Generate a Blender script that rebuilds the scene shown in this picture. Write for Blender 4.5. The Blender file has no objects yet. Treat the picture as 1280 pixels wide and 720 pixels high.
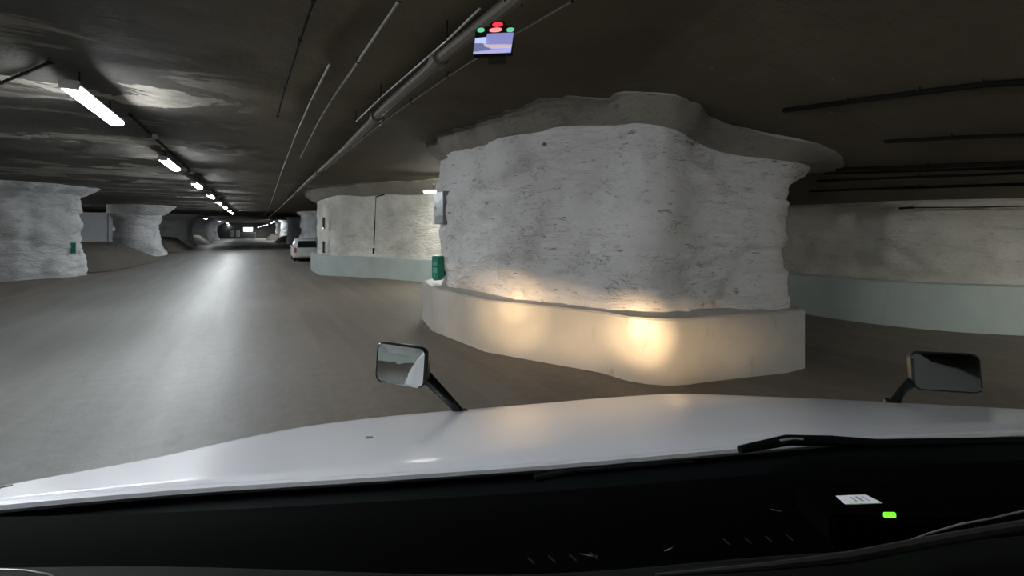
import bpy, bmesh, math, random
from math import sin, cos, pi, radians, sqrt, atan2
from mathutils import Vector, Matrix, noise
random.seed(7)
sc = bpy.context.scene
COL = sc.collection

# ------------------------------------------------------------------ camera maths
F = 560.0; CH = 2.4; HY = 288.0          # focal length in pixels (1280 wide), camera height, horizon row
def P(px, py, Y):                         # photo pixel at depth Y -> world point
    return Vector(((px-640)/F*Y, Y, CH-(py-HY)/F*Y))
TH = math.atan(322/560)
D = Vector((-sin(TH), cos(TH), 0))        # along the main drift
R = Vector((cos(TH), sin(TH), 0))         # across it, to the right
def TS(t, s, z=0.0): 
    v = D*t + R*s; return Vector((v.x, v.y, z))
def ts(x, y): return (x*D.x+y*D.y, x*R.x+y*R.y)
def sstep(a, b, x):
    k = max(0, min(1, (x-a)/(b-a))); return k*k*(3-2*k)
def zceil(x, y):
    z = 4.72 - 1.57*sstep(1.0, 8.0, x)*(1-sstep(20, 34, y))
    return z
def fbm(v, o=4, f=1.0):
    s = 0; a = 1; 
    for i in range(o):
        s += a*noise.noise(v*f); a *= .5; f *= 2.03
    return s
def zc_rough(x, y):
    t, s = ts(x, y)
    z = zceil(x, y)
    far = 1-sstep(60, 100, t)
    # slabs of roof that scaled off in ledges across the drift
    w = .5+.5*noise.noise(Vector((t*.16, s*.05, 3.1)))
    ledge = math.floor((w*5+.25*noise.noise(Vector((t*.9, s*.5, 1)))) )/5
    m = 1-sstep(-1.5, 2.5, s)
    z += (.22*(ledge-.4))*m*far*(1 if s > -40 else 0)
    z += .05*fbm(Vector((x*.5, y*.5, 0)), 3)*(.35+.65*m)
    return z
def on_ceiling(px, py, drop=0.05):
    dx = (px-640)/F; dz = -(py-HY)/F
    Y = .5
    while Y < 200:
        if CH+dz*Y >= zceil(dx*Y, Y)-drop: break
        Y += .01 if Y < 30 else .05
    return Vector((dx*Y, Y, zceil(dx*Y, Y)-drop))
def on_floor(px, py):
    Y = CH*F/(py-HY); return Vector(((px-640)/F*Y, Y, 0))

# ------------------------------------------------------------------ materials
def mat(name, rgb=(.5,.5,.5), rough=.6, metal=0.0, spec=.5, emit=None, es=0.0):
    m = bpy.data.materials.new(name); m.use_nodes = True
    b = m.node_tree.nodes['Principled BSDF']
    b.inputs['Base Color'].default_value = (*rgb, 1); b.inputs['Roughness'].default_value = rough
    b.inputs['Metallic'].default_value = metal; b.inputs['Specular IOR Level'].default_value = spec
    if emit: b.inputs['Emission Color'].default_value = (*emit, 1); b.inputs['Emission Strength'].default_value = es
    return m
class NT:
    def __init__(s, m): s.t = m.node_tree; s.b = s.t.nodes['Principled BSDF']
    def n(s, typ, **kw):
        x = s.t.nodes.new(typ)
        for k, v in kw.items():
            if k in x.inputs: x.inputs[k].default_value = v
            else: setattr(x, k, v)
        return x
    def l(s, a, b): s.t.links.new(a, b)
    def coords(s, scale=(1,1,1), rot=(0,0,0), loc=(0,0,0)):
        c = s.n('ShaderNodeTexCoord'); m = s.n('ShaderNodeMapping')
        m.inputs['Scale'].default_value = scale; m.inputs['Rotation'].default_value = rot; m.inputs['Location'].default_value = loc
        s.l(c.outputs['Object'], m.inputs['Vector'])
        if any(rot) and scale != (1,1,1):
            m.inputs['Scale'].default_value = (1,1,1); m2 = s.n('ShaderNodeMapping'); m2.inputs['Scale'].default_value = scale
            s.l(m.outputs[0], m2.inputs['Vector']); return m2.outputs[0]
        return m.outputs[0]
    def noise(s, vec, scale, detail=4, rough=.55, dist=0):
        x = s.n('ShaderNodeTexNoise'); x.inputs['Scale'].default_value = scale; x.inputs['Detail'].default_value = detail
        x.inputs['Roughness'].default_value = rough; x.inputs['Distortion'].default_value = dist
        s.l(vec, x.inputs['Vector']); return x.outputs['Fac']
    def ramp(s, fac, stops):
        x = s.n('ShaderNodeValToRGB'); e = x.color_ramp.elements
        while len(e) < len(stops): e.new(.5)
        for i, (p, c) in enumerate(stops):
            e[i].position = p; e[i].color = (*c, 1) if isinstance(c, tuple) else (c, c, c, 1)
        s.l(fac, x.inputs[0]); return x.outputs[0]
    def mix(s, fac, a, b, mode='MIX'):
        x = s.n('ShaderNodeMix', data_type='RGBA', blend_type=mode)
        for v, i in ((fac, 0), (a, 6), (b, 7)):
            if hasattr(v, 'links'): s.l(v, x.inputs[i])
            else: x.inputs[i].default_value = v if i == 0 else (*v, 1)
        return x.outputs[2]
    def math(s, op, a, b=0.0):
        x = s.n('ShaderNodeMath', operation=op)
        for v, i in ((a, 0), (b, 1)):
            if hasattr(v, 'links'): s.l(v, x.inputs[i])
            else: x.inputs[i].default_value = v
        return x.outputs[0]
    def bump(s, h, strength, dist, prev=None):
        x = s.n('ShaderNodeBump'); x.inputs['Strength'].default_value = strength; x.inputs['Distance'].default_value = dist
        s.l(h, x.inputs['Height'])
        if prev is not None: s.l(prev, x.inputs['Normal'])
        return x.outputs[0]

def rock_paint(name, a, b, crack, dens=.5):
    m = mat(name, a, .75, spec=.25); k = NT(m)
    v = k.coords(); vh = k.coords(scale=(1, 1, 2.6)); vd = k.coords(scale=(1, 1, 4.2))
    big = k.noise(v, .55, 5, .6); c = k.mix(k.ramp(big, [(.38, 0.0), (.66, 1.0)]), a, b)
    fine = k.noise(vh, 3.2, 9, .72, .8)
    cr = k.noise(vh, 1.7, 6, .62, 1.6)
    line = k.math('ABSOLUTE', k.math('SUBTRACT', cr, .5))
    lm = k.ramp(line, [(0.0, 1.0), (.016, 0.0)])
    gate = k.ramp(k.noise(v, 1.1, 4, .6), [(.50, 0.0), (.62, 1.0)])
    pits = k.ramp(k.noise(vd, 3.6, 5, .66, .9), [(.33, 1.0), (.40, 0.0)])
    mk = k.math('MULTIPLY', k.math('MAXIMUM', k.math('MULTIPLY', lm, gate), k.math('MULTIPLY', pits, .8)), dens)
    c = k.mix(mk, c, crack)
    k.l(c, k.b.inputs['Base Color'])
    h = k.math('ADD', fine, k.math('MULTIPLY', cr, 1.2))
    n1 = k.bump(h, .9, .11)
    k.l(k.bump(k.noise(v, 22, 4, .6), .3, .02, n1), k.b.inputs['Normal'])
    return m
M = {}
M['rock'] = rock_paint('whitewashed_rock', (.80,.79,.785), (.68,.67,.655), (.15,.14,.13), .95)
M['rock_cool'] = rock_paint('whitewashed_rock_cool', (.66,.67,.68), (.40,.42,.42), (.17,.18,.18), .7)
M['rock_warm'] = rock_paint('whitewashed_rock_warm', (.70,.69,.63), (.48,.47,.42), (.20,.19,.16), .6)
M['brow'] = rock_paint('bare_grey_rock', (.28,.262,.22), (.20,.188,.16), (.09,.08,.07), .7)
M['rim'] = rock_paint('pale_broken_rock_edge', (.48,.46,.42), (.36,.34,.31), (.15,.14,.12), .5)

def concrete(name, a, b, stain=(.2,.17,.13), amt=.35):
    m = mat(name, a, .5, spec=.4); k = NT(m); v = k.coords(); vs = k.coords(scale=(1.2, 1.2, .35))
    c = k.mix(k.ramp(k.noise(v, .9, 5, .6), [(.35, 0.0), (.7, 1.0)]), a, b)
    st = k.ramp(k.noise(vs, 2.4, 6, .65, .4), [(.60, 0.0), (.75, amt)])
    c = k.mix(st, c, stain)
    k.l(c, k.b.inputs['Base Color'])
    k.l(k.bump(k.noise(v, 9, 6, .6), .18, .02), k.b.inputs['Normal'])
    return m
M['conc_white'] = concrete('painted_concrete_white', (.41,.40,.375), (.33,.325,.30), stain=(.16,.11,.06), amt=.6)
M['conc_green'] = concrete('painted_concrete_grey_green', (.36,.42,.40), (.30,.35,.335), amt=.2)
M['conc_pale'] = concrete('painted_concrete_pale', (.60,.64,.67), (.52,.56,.60), amt=.1)

# roof of the drift: bare brown-grey rock, paler where slabs scaled off on the lamp side
m = mat('mine_roof', (.05,.045,.035), .85, spec=.2); M['ceiling'] = m; k = NT(m)
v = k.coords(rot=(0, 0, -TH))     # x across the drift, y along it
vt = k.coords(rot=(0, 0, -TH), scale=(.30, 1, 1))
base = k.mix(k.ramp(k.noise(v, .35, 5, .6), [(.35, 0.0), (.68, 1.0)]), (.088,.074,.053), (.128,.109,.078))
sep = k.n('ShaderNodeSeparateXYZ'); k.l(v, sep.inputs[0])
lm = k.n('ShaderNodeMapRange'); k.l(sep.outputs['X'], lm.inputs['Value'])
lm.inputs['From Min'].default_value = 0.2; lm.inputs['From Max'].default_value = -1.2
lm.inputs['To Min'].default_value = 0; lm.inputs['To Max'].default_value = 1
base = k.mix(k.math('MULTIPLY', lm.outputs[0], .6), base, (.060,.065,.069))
pt = k.ramp(k.noise(vt, .50, 7, .62, .5), [(.54, 0.0), (.565, 1.0)])
sp = k.ramp(k.noise(v, 1.9, 6, .7), [(.35, .45), (.6, 1.0)])
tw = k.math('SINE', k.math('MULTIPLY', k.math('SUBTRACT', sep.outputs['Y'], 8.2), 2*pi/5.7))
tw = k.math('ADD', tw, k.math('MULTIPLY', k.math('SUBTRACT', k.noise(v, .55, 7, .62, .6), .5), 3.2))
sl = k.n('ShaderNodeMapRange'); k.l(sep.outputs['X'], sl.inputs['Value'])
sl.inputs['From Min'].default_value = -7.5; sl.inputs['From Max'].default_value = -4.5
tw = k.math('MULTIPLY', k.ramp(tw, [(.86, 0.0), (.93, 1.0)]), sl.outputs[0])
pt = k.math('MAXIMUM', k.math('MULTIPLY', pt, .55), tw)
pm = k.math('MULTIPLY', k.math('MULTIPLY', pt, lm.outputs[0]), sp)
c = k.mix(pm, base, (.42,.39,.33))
spk = k.ramp(k.noise(v, 7, 4, .6), [(.70, 0.0), (.73, 1.0)])
c = k.mix(k.math('MULTIPLY', spk, .35), c, (.34,.32,.28))
k.l(c, k.b.inputs['Base Color'])
n1 = k.bump(k.noise(vt, 1.1, 8, .65, .3), .7, .12)
k.l(k.bump(k.noise(v, 6, 6, .65), .5, .04, n1), k.b.inputs['Normal'])

# floor: worn grey running surface to the left, brown dusty ground by the pillars
m = mat('mine_floor', (.1,.1,.095), .5, spec=.5); M['floor'] = m; k = NT(m)
v = k.coords(rot=(0, 0, -TH)); va = k.coords(rot=(0, 0, -TH), scale=(1, .06, 1))
sep = k.n('ShaderNodeSeparateXYZ'); k.l(v, sep.inputs[0])
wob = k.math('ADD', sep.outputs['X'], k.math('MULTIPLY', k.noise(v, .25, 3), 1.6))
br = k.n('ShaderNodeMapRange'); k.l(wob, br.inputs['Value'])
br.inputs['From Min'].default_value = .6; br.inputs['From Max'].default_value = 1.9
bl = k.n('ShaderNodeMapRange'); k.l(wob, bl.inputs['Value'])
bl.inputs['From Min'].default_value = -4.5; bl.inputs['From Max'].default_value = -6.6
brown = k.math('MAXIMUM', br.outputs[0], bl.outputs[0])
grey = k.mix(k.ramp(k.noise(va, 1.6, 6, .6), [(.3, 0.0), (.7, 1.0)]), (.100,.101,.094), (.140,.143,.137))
bro = k.mix(k.ramp(k.noise(va, 1.1, 6, .6), [(.3, 0.0), (.7, 1.0)]), (.100,.085,.068), (.148,.128,.104))  # brown dust colour, lightened to stand in for headlamp spill
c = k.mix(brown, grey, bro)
fl = k.ramp(k.noise(v, 5, 8, .7), [(.3, .82), (.7, 1.12)])
c = k.mix(1.0, c, fl, 'MULTIPLY')
cr = k.math('ABSOLUTE', k.math('SUBTRACT', k.noise(k.coords(rot=(0,0,-TH), scale=(1, .22, 1)), .33, 5, .55, .8), .5))
c = k.mix(k.ramp(cr, [(0.0, .22), (.003, 0.0)]), c, (.05,.049,.045))
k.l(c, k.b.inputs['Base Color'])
rg = k.mix(brown, (.46,.46,.46), (.72,.72,.72)); k.l(k.mix(k.ramp(k.noise(va, 2.2, 5), [(.35, 0.0), (.7, .5)]), rg, (.6,.6,.6)), k.b.inputs['Roughness'])
n1 = k.bump(k.noise(v, 3.0, 8, .7), .35, .025)
k.l(k.bump(k.noise(v, 30, 4, .7), .35, .006, n1), k.b.inputs['Normal'])

m = mat('loose_gravel', (.1,.09,.07), .9, spec=.2); M['gravel'] = m; k = NT(m); v = k.coords()
k.l(k.mix(k.noise(v, 2.5, 8, .7), (.06,.055,.044), (.165,.15,.125)), k.b.inputs['Base Color'])
k.l(k.bump(k.noise(v, 5, 8, .7), .9, .12), k.b.inputs['Normal'])
M['far_wall'] = rock_paint('distant_rock_wall', (.16,.17,.165), (.08,.085,.08), (.04,.04,.04), .5)
M['dark_wall'] = mat('far_dark_rock', (.05,.05,.045), .9)
M['pipe_rust'] = mat('brown_painted_pipe', (.085,.072,.055), .55, spec=.4)
M['pipe_dark'] = mat('black_conduit', (.006,.006,.005), .8, spec=.1)
M['pipe_grey'] = mat('galvanised_conduit', (.30,.30,.28), .4, metal=.6)
M['steel'] = mat('brushed_steel', (.46,.48,.49), .22, metal=.85)
M['steel_dark'] = mat('weathered_zinc', (.20,.205,.205), .5, metal=.4)
M['lampwhite'] = mat('white_enamel', (.7,.7,.7), .4)
M['tube'] = mat('lit_fluorescent_lens', (.9,.9,.9), .4, emit=(.93,.96,1.0), es=125)
M['tube_warm'] = mat('lit_fluorescent_lens_warm', (.9,.9,.9), .4, emit=(1.0,.965,.89), es=125)
M['green'] = mat('green_plastic', (.012,.17,.12), .35)
M['green_l'] = mat('faded_green_label', (.10,.33,.27), .5)
M['green_dk'] = mat('dark_green_gap', (.006,.07,.05), .6)
M['rust'] = mat('rusty_plate', (.22,.09,.035), .8)
M['black'] = mat('black_gap', (.01,.01,.01), .8)
m = mat('white_truck_paint', (.48,.49,.52), .30, spec=.5); M['paint'] = m
m.node_tree.nodes['Principled BSDF'].inputs['Coat Weight'].default_value = .8
m.node_tree.nodes['Principled BSDF'].inputs['Coat Roughness'].default_value = .16
M['cowl'] = mat('black_cowl_plastic', (.0025,.0040,.0042), .6, spec=.08)
M['dash'] = mat('black_dash_vinyl', (.0005,.0006,.0006), .8, spec=.02)
M['pad'] = mat('charcoal_dash_pad', (.0035,.0040,.0038), .7, spec=.1)
M['cab_in'] = mat('dark_cab_lining', (.012,.012,.012), .8)
M['mblack'] = mat('black_mirror_shell', (.006,.009,.009), .25)
M['mirror'] = mat('mirror_silver', (.88,.9,.9), .015, metal=1.0)
M['mirror_dim'] = mat('dusty_mirror_silver', (.30,.32,.30), .05, metal=1.0)
M['paper'] = mat('white_paper_tag', (.85,.85,.9), .6)
M['ink'] = mat('grey_print', (.28,.28,.32), .6)
M['led_green'] = mat('lit_green_display', (.1,.9,.05), .4, emit=(.13,1.0,.02), es=1.6)
M['led_red'] = mat('reflected_red_led', (.9,.1,.1), .4, emit=(1.0,.035,.06), es=1.1)
M['led_pink'] = mat('reflected_pale_red_led', (.9,.3,.3), .4, emit=(.85,.28,.28), es=1.0)
M['led_mint'] = mat('reflected_mint_led', (.2,.8,.5), .4, emit=(.13,.53,.29), es=.9)
M['chrome'] = mat('dull_grey_metal', (.22,.21,.20), .4, metal=.3)
M['carwhite'] = mat('silver_white_car_paint', (.62,.66,.63), .3); M['carglass'] = mat('dark_car_glass', (.012,.018,.02), .08)
M['tail'] = mat('red_tail_lens', (.50,.10,.12), .3); M['tyre'] = mat('tyre_rubber', (.012,.012,.012), .8)
M['headlamp'] = mat('headlamp_lens', (.9,.85,.7), .2, emit=(1.0,.78,.5), es=4)
M['plate'] = mat('licence_plate', (.6,.6,.6), .5)
# windscreen: clear pane with a little mirror reflection
m = bpy.data.materials.new('windscreen_glass'); m.use_nodes = True; M['glass'] = m
t = m.node_tree; t.nodes.clear()
o_ = t.nodes.new('ShaderNodeOutputMaterial'); tr = t.nodes.new('ShaderNodeBsdfTransparent'); tr.inputs[0].default_value = (.97,.985,.98,1)
gl = t.nodes.new('ShaderNodeBsdfGlossy'); gl.inputs['Roughness'].default_value = .02
mx = t.nodes.new('ShaderNodeMixShader'); mx.inputs[0].default_value = .02
t.links.new(tr.outputs[0], mx.inputs[1]); t.links.new(gl.outputs[0], mx.inputs[2]); t.links.new(mx.outputs[0], o_.inputs[0])

# ------------------------------------------------------------------ object helpers
def link(o, parent=None):
    COL.objects.link(o)
    if parent is not None: o.parent = parent
    return o
def mesh(name, verts, faces, m, parent=None, smooth=False, sharp=None):
    me = bpy.data.meshes.new(name); me.from_pydata([tuple(v) for v in verts], [], faces); me.update()
    mm = m if isinstance(m, (list, tuple)) else [m]
    for q in mm: me.materials.append(q)
    if smooth: me.polygons.foreach_set('use_smooth', [True]*len(me.polygons))
    if smooth and sharp: me.set_sharp_from_angle(angle=radians(sharp))
    return link(bpy.data.objects.new(name, me), parent)
def frombm(name, bm, m, parent=None, smooth=False, sharp=35):
    bmesh.ops.recalc_face_normals(bm, faces=bm.faces)
    me = bpy.data.meshes.new(name); bm.to_mesh(me); bm.free()
    for q in (m if isinstance(m, (list, tuple)) else [m]): me.materials.append(q)
    if smooth:
        me.polygons.foreach_set('use_smooth', [True]*len(me.polygons)); me.set_sharp_from_angle(angle=radians(sharp))
    return link(bpy.data.objects.new(name, me), parent)
def tag(o, label=None, cat=None, group=None, kind=None):
    if label: o['label'] = label
    if cat: o['category'] = cat
    if group: o['group'] = group
    if kind: o['kind'] = kind
    return o
def empty(name, loc, rz=0):
    o = bpy.data.objects.new(name, None); COL.objects.link(o); o.location = loc; o.rotation_euler = (0, 0, rz)
    o.empty_display_size = .2; return o
def copy_tree(o, parent=None):
    c = o.copy(); COL.objects.link(c); c.parent = parent
    for ch in list(o.children): copy_tree(ch, c)
    return c
def box(bm, c, s, rot=None, bev=0.0):
    r = bmesh.ops.create_cube(bm, size=1.0)
    vs = r['verts']
    for v in vs: v.co = Vector((v.co.x*s[0], v.co.y*s[1], v.co.z*s[2]))
    if bev:
        es = list({e for v in vs for e in v.link_edges})
        rr = bmesh.ops.bevel(bm, geom=es, offset=bev, segments=2, affect='EDGES'); vs = list({v for f in rr['faces'] for v in f.verts} | {v for v in vs if v.is_valid})
    for v in vs:
        if rot is not None: v.co = rot @ v.co
        v.co += Vector(c)
    return vs
def tube(bm, pts, r, seg=10, cap=True):
    pts = [Vector(p) for p in pts]; rings = []
    rr = r if isinstance(r, (list, tuple)) else [r]*len(pts)
    for i, p in enumerate(pts):
        d = (pts[min(i+1, len(pts)-1)]-pts[max(i-1, 0)]).normalized()
        a = d.cross(Vector((0, 0, 1)))
        if a.length < .05: a = d.cross(Vector((1, 0, 0)))
        a.normalize(); b = d.cross(a)
        rings.append([bm.verts.new(p+(a*cos(2*pi*k/seg)+b*sin(2*pi*k/seg))*rr[i]) for k in range(seg)])
    for i in range(len(rings)-1):
        for k in range(seg):
            bm.faces.new((rings[i][k], rings[i][(k+1) % seg], rings[i+1][(k+1) % seg], rings[i+1][k]))
    if cap: bm.faces.new(rings[0][::-1]); bm.faces.new(rings[-1])
def prism(bm, loop, a, b):
    """loop of 2D points -> solid between a(p) and b(p)"""
    v0 = [bm.verts.new(a(p)) for p in loop]; v1 = [bm.verts.new(b(p)) for p in loop]; n = len(loop)
    for i in range(n): bm.faces.new((v0[i], v0[(i+1) % n], v1[(i+1) % n], v1[i]))
    bm.faces.new(v0[::-1]); bm.faces.new(v1)
def rrect(w, h, r, n=6):
    out = []
    for cx, cy, a0 in ((w/2-r, h/2-r, 0), (-w/2+r, h/2-r, 90), (-w/2+r, -h/2+r, 180), (w/2-r, -h/2+r, 270)):
        for i in range(n+1):
            a = radians(a0+90*i/n); out.append((cx+r*cos(a), cy+r*sin(a)))
    return out

# ------------------------------------------------------------------ the room: floor, roof, outer walls
def axis(lo, hi, f0, f1, fine, coarse):
    out = []; x = lo
    while x < hi:
        out.append(x); d = 0 if f0 <= x <= f1 else min(abs(x-f0), abs(x-f1)); x += min(coarse, fine+.08*d)
    out.append(hi); return out
ta = axis(-32, 172, -2, 26, .16, 2.5); sa = axis(-62, 60, -9, 9, .16, 2.5)
vs = []; fs = []
for t_ in ta:
    for s_ in sa:
        v = TS(t_, s_); vs.append((v.x, v.y, zc_rough(v.x, v.y)))
ns = len(sa)
for i in range(len(ta)-1):
    for j in range(ns-1):
        a = i*ns+j; fs.append((a, a+ns, a+ns+1, a+1))
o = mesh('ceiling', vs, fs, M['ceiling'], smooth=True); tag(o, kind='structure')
bm = bmesh.new()
q = [TS(-32, -62, 0), TS(172, -62, 0), TS(172, 60, 0), TS(-32, 60, 0)]
prism(bm, [(p.x, p.y) for p in q], lambda p: (p[0], p[1], 0), lambda p: (p[0], p[1], -.3))
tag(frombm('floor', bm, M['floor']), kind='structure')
def wall(name, a, b, h, th, m):
    a = Vector(a); b = Vector(b); d = (b-a).normalized(); n = Vector((-d.y, d.x, 0))*th
    bm = bmesh.new(); lp = [a, b, b+n, a+n]
    prism(bm, [(p.x, p.y) for p in lp], lambda p: (p[0], p[1], 0), lambda p: (p[0], p[1], h))
    return tag(frombm(name, bm, m), kind='structure')
wall('wall_left', TS(-32, -62), TS(172, -62), 5.2, .5, M['dark_wall'])
wall('wall_right', TS(172, 60), TS(-32, 60), 5.2, .5, M['dark_wall'])
wall('wall_back', TS(-32, 60), TS(-32, -62), 5.2, .5, M['dark_wall'])
wall('wall_front', TS(160, -20), TS(160, 20), 5.2, .5, M['dark_wall'])

# ------------------------------------------------------------------ rock pillars
def resample(poly, step, rounding=2):
    pts = [Vector((p[0], p[1])) for p in poly]; out = []
    n = len(pts)
    for i in range(n):
        a, b = pts[i], pts[(i+1) % n]; k = max(1, int((b-a).length/step))
        for j in range(k): out.append(a.lerp(b, j/k))
    for _ in range(rounding):
        out = [(out[i-1]+out[i]*2+out[(i+1) % len(out)])/4 for i in range(len(out))]
    return out
def area(p): return sum(p[i][0]*p[(i+1) % len(p)][1]-p[(i+1) % len(p)][0]*p[i][1] for i in range(len(p)))/2
def normals(pts):
    n = len(pts); out = []
    for i in range(n):
        d = (pts[(i+1) % n]-pts[i-1]); out.append(Vector((d.y, -d.x)).normalized())
    for _ in range(3): out = [(out[i-1]+out[i]*2+out[(i+1) % n]).normalized() for i in range(n)]
    return out
def offset_poly(poly, d):
    p = [Vector((q[0], q[1])) for q in poly]; n = len(p); out = []
    for i in range(n):
        e0 = (p[i]-p[i-1]).normalized(); e1 = (p[(i+1) % n]-p[i]).normalized()
        n0 = Vector((e0.y, -e0.x)); n1 = Vector((e1.y, -e1.x)); m_ = (n0+n1).normalized()
        out.append(p[i]+m_*(d/max(.5, m_.dot(n0))))
    return out
def pillar(poly, label, rockmat, step=.25, inset=.45, base=None, foot=0.0, flare=.5, brow=.42, rough=.10, seed=0, bulge=0.0, rnd=3, brow_mat=True, flare_fn=None, basemat=None, foot_fn=None, ext_fn=None, base_round=0):
    """poly: footprint counter-clockwise. base: height of the concrete kerb wall, foot: how far the rock toe spreads."""
    if area(poly) < 0: poly = poly[::-1]
    cx = sum(p[0] for p in poly)/len(poly); cy = sum(p[1] for p in poly)/len(poly)
    root = empty('rock_pillar', (cx, cy, 0)); tag(root, label, 'pillar', kind='thing')
    root['group'] = 'whitewashed rock pillars holding up the mine roof'
    rp = resample(offset_poly(poly, -inset), step, rnd); nn = normals(rp); n = len(rp)
    z0 = base-.25 if base else -.1
    H = 40 if step < .3 else 26
    sd = Vector((seed*13.7, seed*5.1, seed*2.3))
    rock = []; edge = []
    for j in range(H+1):
        row = []
        for i in range(n):
            p = rp[i]; top = zceil(p.x, p.y)-brow*(1+.25*noise.noise(Vector((p.x*.5, p.y*.5, seed))))
            z = z0+(top-z0)*j/H; w = (z-z0)/(top-z0)
            q = Vector((p.x, p.y, z))
            w = min(1, max(0, w)); off = foot*(1-w)**2.2+bulge*sin(pi*w)
            if flare_fn: off += flare_fn(p.x, p.y)*max(0, w-.45)**1.6*2.2
            lay = Vector((q.x*.6, q.y*.6, q.z*.55))+sd
            wp_ = Vector((noise.noise(q*1.1+sd), noise.noise(q*1.1+sd*2), noise.noise(q*1.3+sd*3)))*.35
            c1 = Vector(((q.x+q.y*.3)*1.15, q.y*1.15, q.z*1.7))+wp_*1.6+sd; c2 = Vector((q.x*2.6, q.y*2.6, q.z*4.2))+wp_*3+sd
            d = rough*(fbm(lay, 5)*1.0+.55*noise.cell(c1)*1.0+.28*noise.cell(c2))-rough*.3
            if foot_fn: off += foot_fn(p.x, p.y, z)
            o_ = off+d
            row.append(Vector((p.x+nn[i].x*o_-cx, p.y+nn[i].y*o_-cy, z)))
        rock.append(row)
    V = [v for r_ in rock for v in r_]; Fs = []
    for j in range(H):
        for i in range(n):
            a = j*n+i; b = j*n+(i+1) % n; Fs.append((a, b, b+n, a+n))
    mesh('rock_face', V, Fs, rockmat, root, smooth=True)
    # overhanging brow of bare rock under the roof with its broken rim
    K = 14; bv = []; mi = []
    for j in range(K+1):
        w = j/K
        for i in range(n):
            b0 = rock[H][i]; p = rp[i]
            ext = flare*(.75+.45*noise.noise(Vector((p.x*.33, p.y*.33, 5+seed)))+.16*noise.noise(Vector((p.x*1.7, p.y*1.7, seed))))
            if ext_fn: ext = ext_fn(p.x, p.y)+.07*noise.noise(Vector((p.x*1.6, p.y*1.6, 9)))+.05*noise.noise(Vector((p.x*5, p.y*5, 9)))+.07*noise.cell(Vector((p.x*1.6, p.y*1.6, 4)))+.035*noise.cell(Vector((p.x*5, p.y*5, 8)))
            x = b0.x+nn[i].x*ext*w**.8; y = b0.y+nn[i].y*ext*w**.8
            zt = zceil(x+cx, y+cy)+.03-.05*abs(noise.noise(Vector((p.x*2, p.y*2, 2))))
            if w < .93: zz = b0.z+(zt-.05-b0.z)*(w/.93)**1.15
            else: zz = zt-.05+.17*(w-.93)/.07
            dd = (.03*noise.noise(Vector((x*2, y*2, zz*3)))+.035*noise.noise(Vector((x*6, y*6, seed))))*(1 if w < .95 else 0)
            bv.append(Vector((x, y, zz+dd if 0 < j else b0.z)))
    bf = []
    for j in range(K):
        for i in range(n):
            a = j*n+i; b = j*n+(i+1) % n; bf.append((a, b, b+n, a+n))
    bo = mesh('brow', bv, bf, [M['brow'] if brow_mat else rockmat, M['rim'] if brow_mat else rockmat], root, smooth=True)
    for f_ in bo.data.polygons: f_.material_index = 1 if f_.index//n >= K-1 else 0
    if brow_mat: bo['label'] = 'bare grey overhanging rock with a pale broken edge'
    if base:
        bp = resample(poly, .5, 0); bp = [p for p in bp]
        sp_ = [tuple(q) for q in resample(poly, .45, base_round)] if base_round else poly
        op = offset_poly(sp_, 0); ip = offset_poly(sp_, -(inset+.25)); n2 = len(op)
        bm = bmesh.new()
        def ring(pl, z): return [bm.verts.new((p.x-cx, p.y-cy, z)) for p in pl]
        r0 = ring(op, -.02); r1 = ring(op, base-.03); r2 = ring(offset_poly(sp_, -.03), base); r3 = ring(ip, base); r4 = ring(ip, base-.3)
        for a, b in ((r0, r1), (r1, r2), (r2, r3), (r3, r4)):
            for i in range(n2): bm.faces.new((a[i], a[(i+1) % n2], b[(i+1) % n2], b[i]))
        bo = frombm('concrete_base', bm, basemat or M['conc_green'], root, smooth=True, sharp=27)
    return root

MAIN = [(-2.46,12.2),(-1.89,10.67),(-.52,8.84),(1.50,7.55),(1.84,7.14),(2.10,6.99),(2.42,6.92),(2.75,6.97),(3.11,7.10),(4.65,7.55),(5.10,7.80),(5.2,9.0),(4.4,12.3),(.5,15.6),(-1.7,14.2)]
main_p = pillar(MAIN, 'large whitewashed rock pillar ahead of the white hood with headlights on its concrete base', M['rock'],
                step=.10, inset=.42, base=1.03, flare=.52, brow=.42, rough=.15, seed=1, basemat=M['conc_white'], 
                flare_fn=lambda x, y: .42*sstep(3.4, 5.0, x),
                foot_fn=lambda x, y, z: (.30*math.exp(-((x-1.7)/.45)**2)*(1-sstep(.9, 1.5, z)) if y < 9 else 0)+.2*sstep(4.0, 4.9, x),
                ext_fn=lambda x, y: .30+.42*math.exp(-((x-.95)/.75)**2)*(1 if y < 9 else 0)-.08*sstep(2.2, 3.2, x)+.30*sstep(4.0, 5.0, x)+.1*sstep(-1.4, -2.2, x))
MID = [(-12.85,28.6),(-11.9,26.6),(-10.3,24.0),(-7.2,22.7),(-4.2,20.9),(-1.5,20.0),(4,24),(2,34),(-8,38),(-12.0,34)]
mid_p = pillar(MID, 'white rock pillar with grey green base beside the parked silver van', M['rock_warm'],
               step=.18, inset=.35, base=1.05, flare=1.25, brow=.55, rough=.10, seed=2)
RGT = [(7.9,14.0),(8.34,12.8),(8.92,11.9),(9.32,11.1),(10.5,10.5),(11.6,10.18),(13.4,9.9),(17,10.4),(20,14),(19,21),(10,21)]
rgt_p = pillar(RGT, 'wide whitewashed rock pillar with grey green base beyond the far side of the hood', M['rock_warm'],
               step=.16, inset=.4, base=1.12, flare=.25, brow=.06, rough=.13, seed=3, brow_mat=False, base_round=4)
def tsp(t0, t1, s0, s1, cut=1.5):
    c = cut
    return [tuple(TS(t_, s_)[:2]) for t_, s_ in ((t0, s0+c), (t0, s1-c), (t0+c, s1), (t1-c, s1), (t1, s1-c), (t1, s0+c), (t1-c, s0), (t0+c, s0))]
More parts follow.
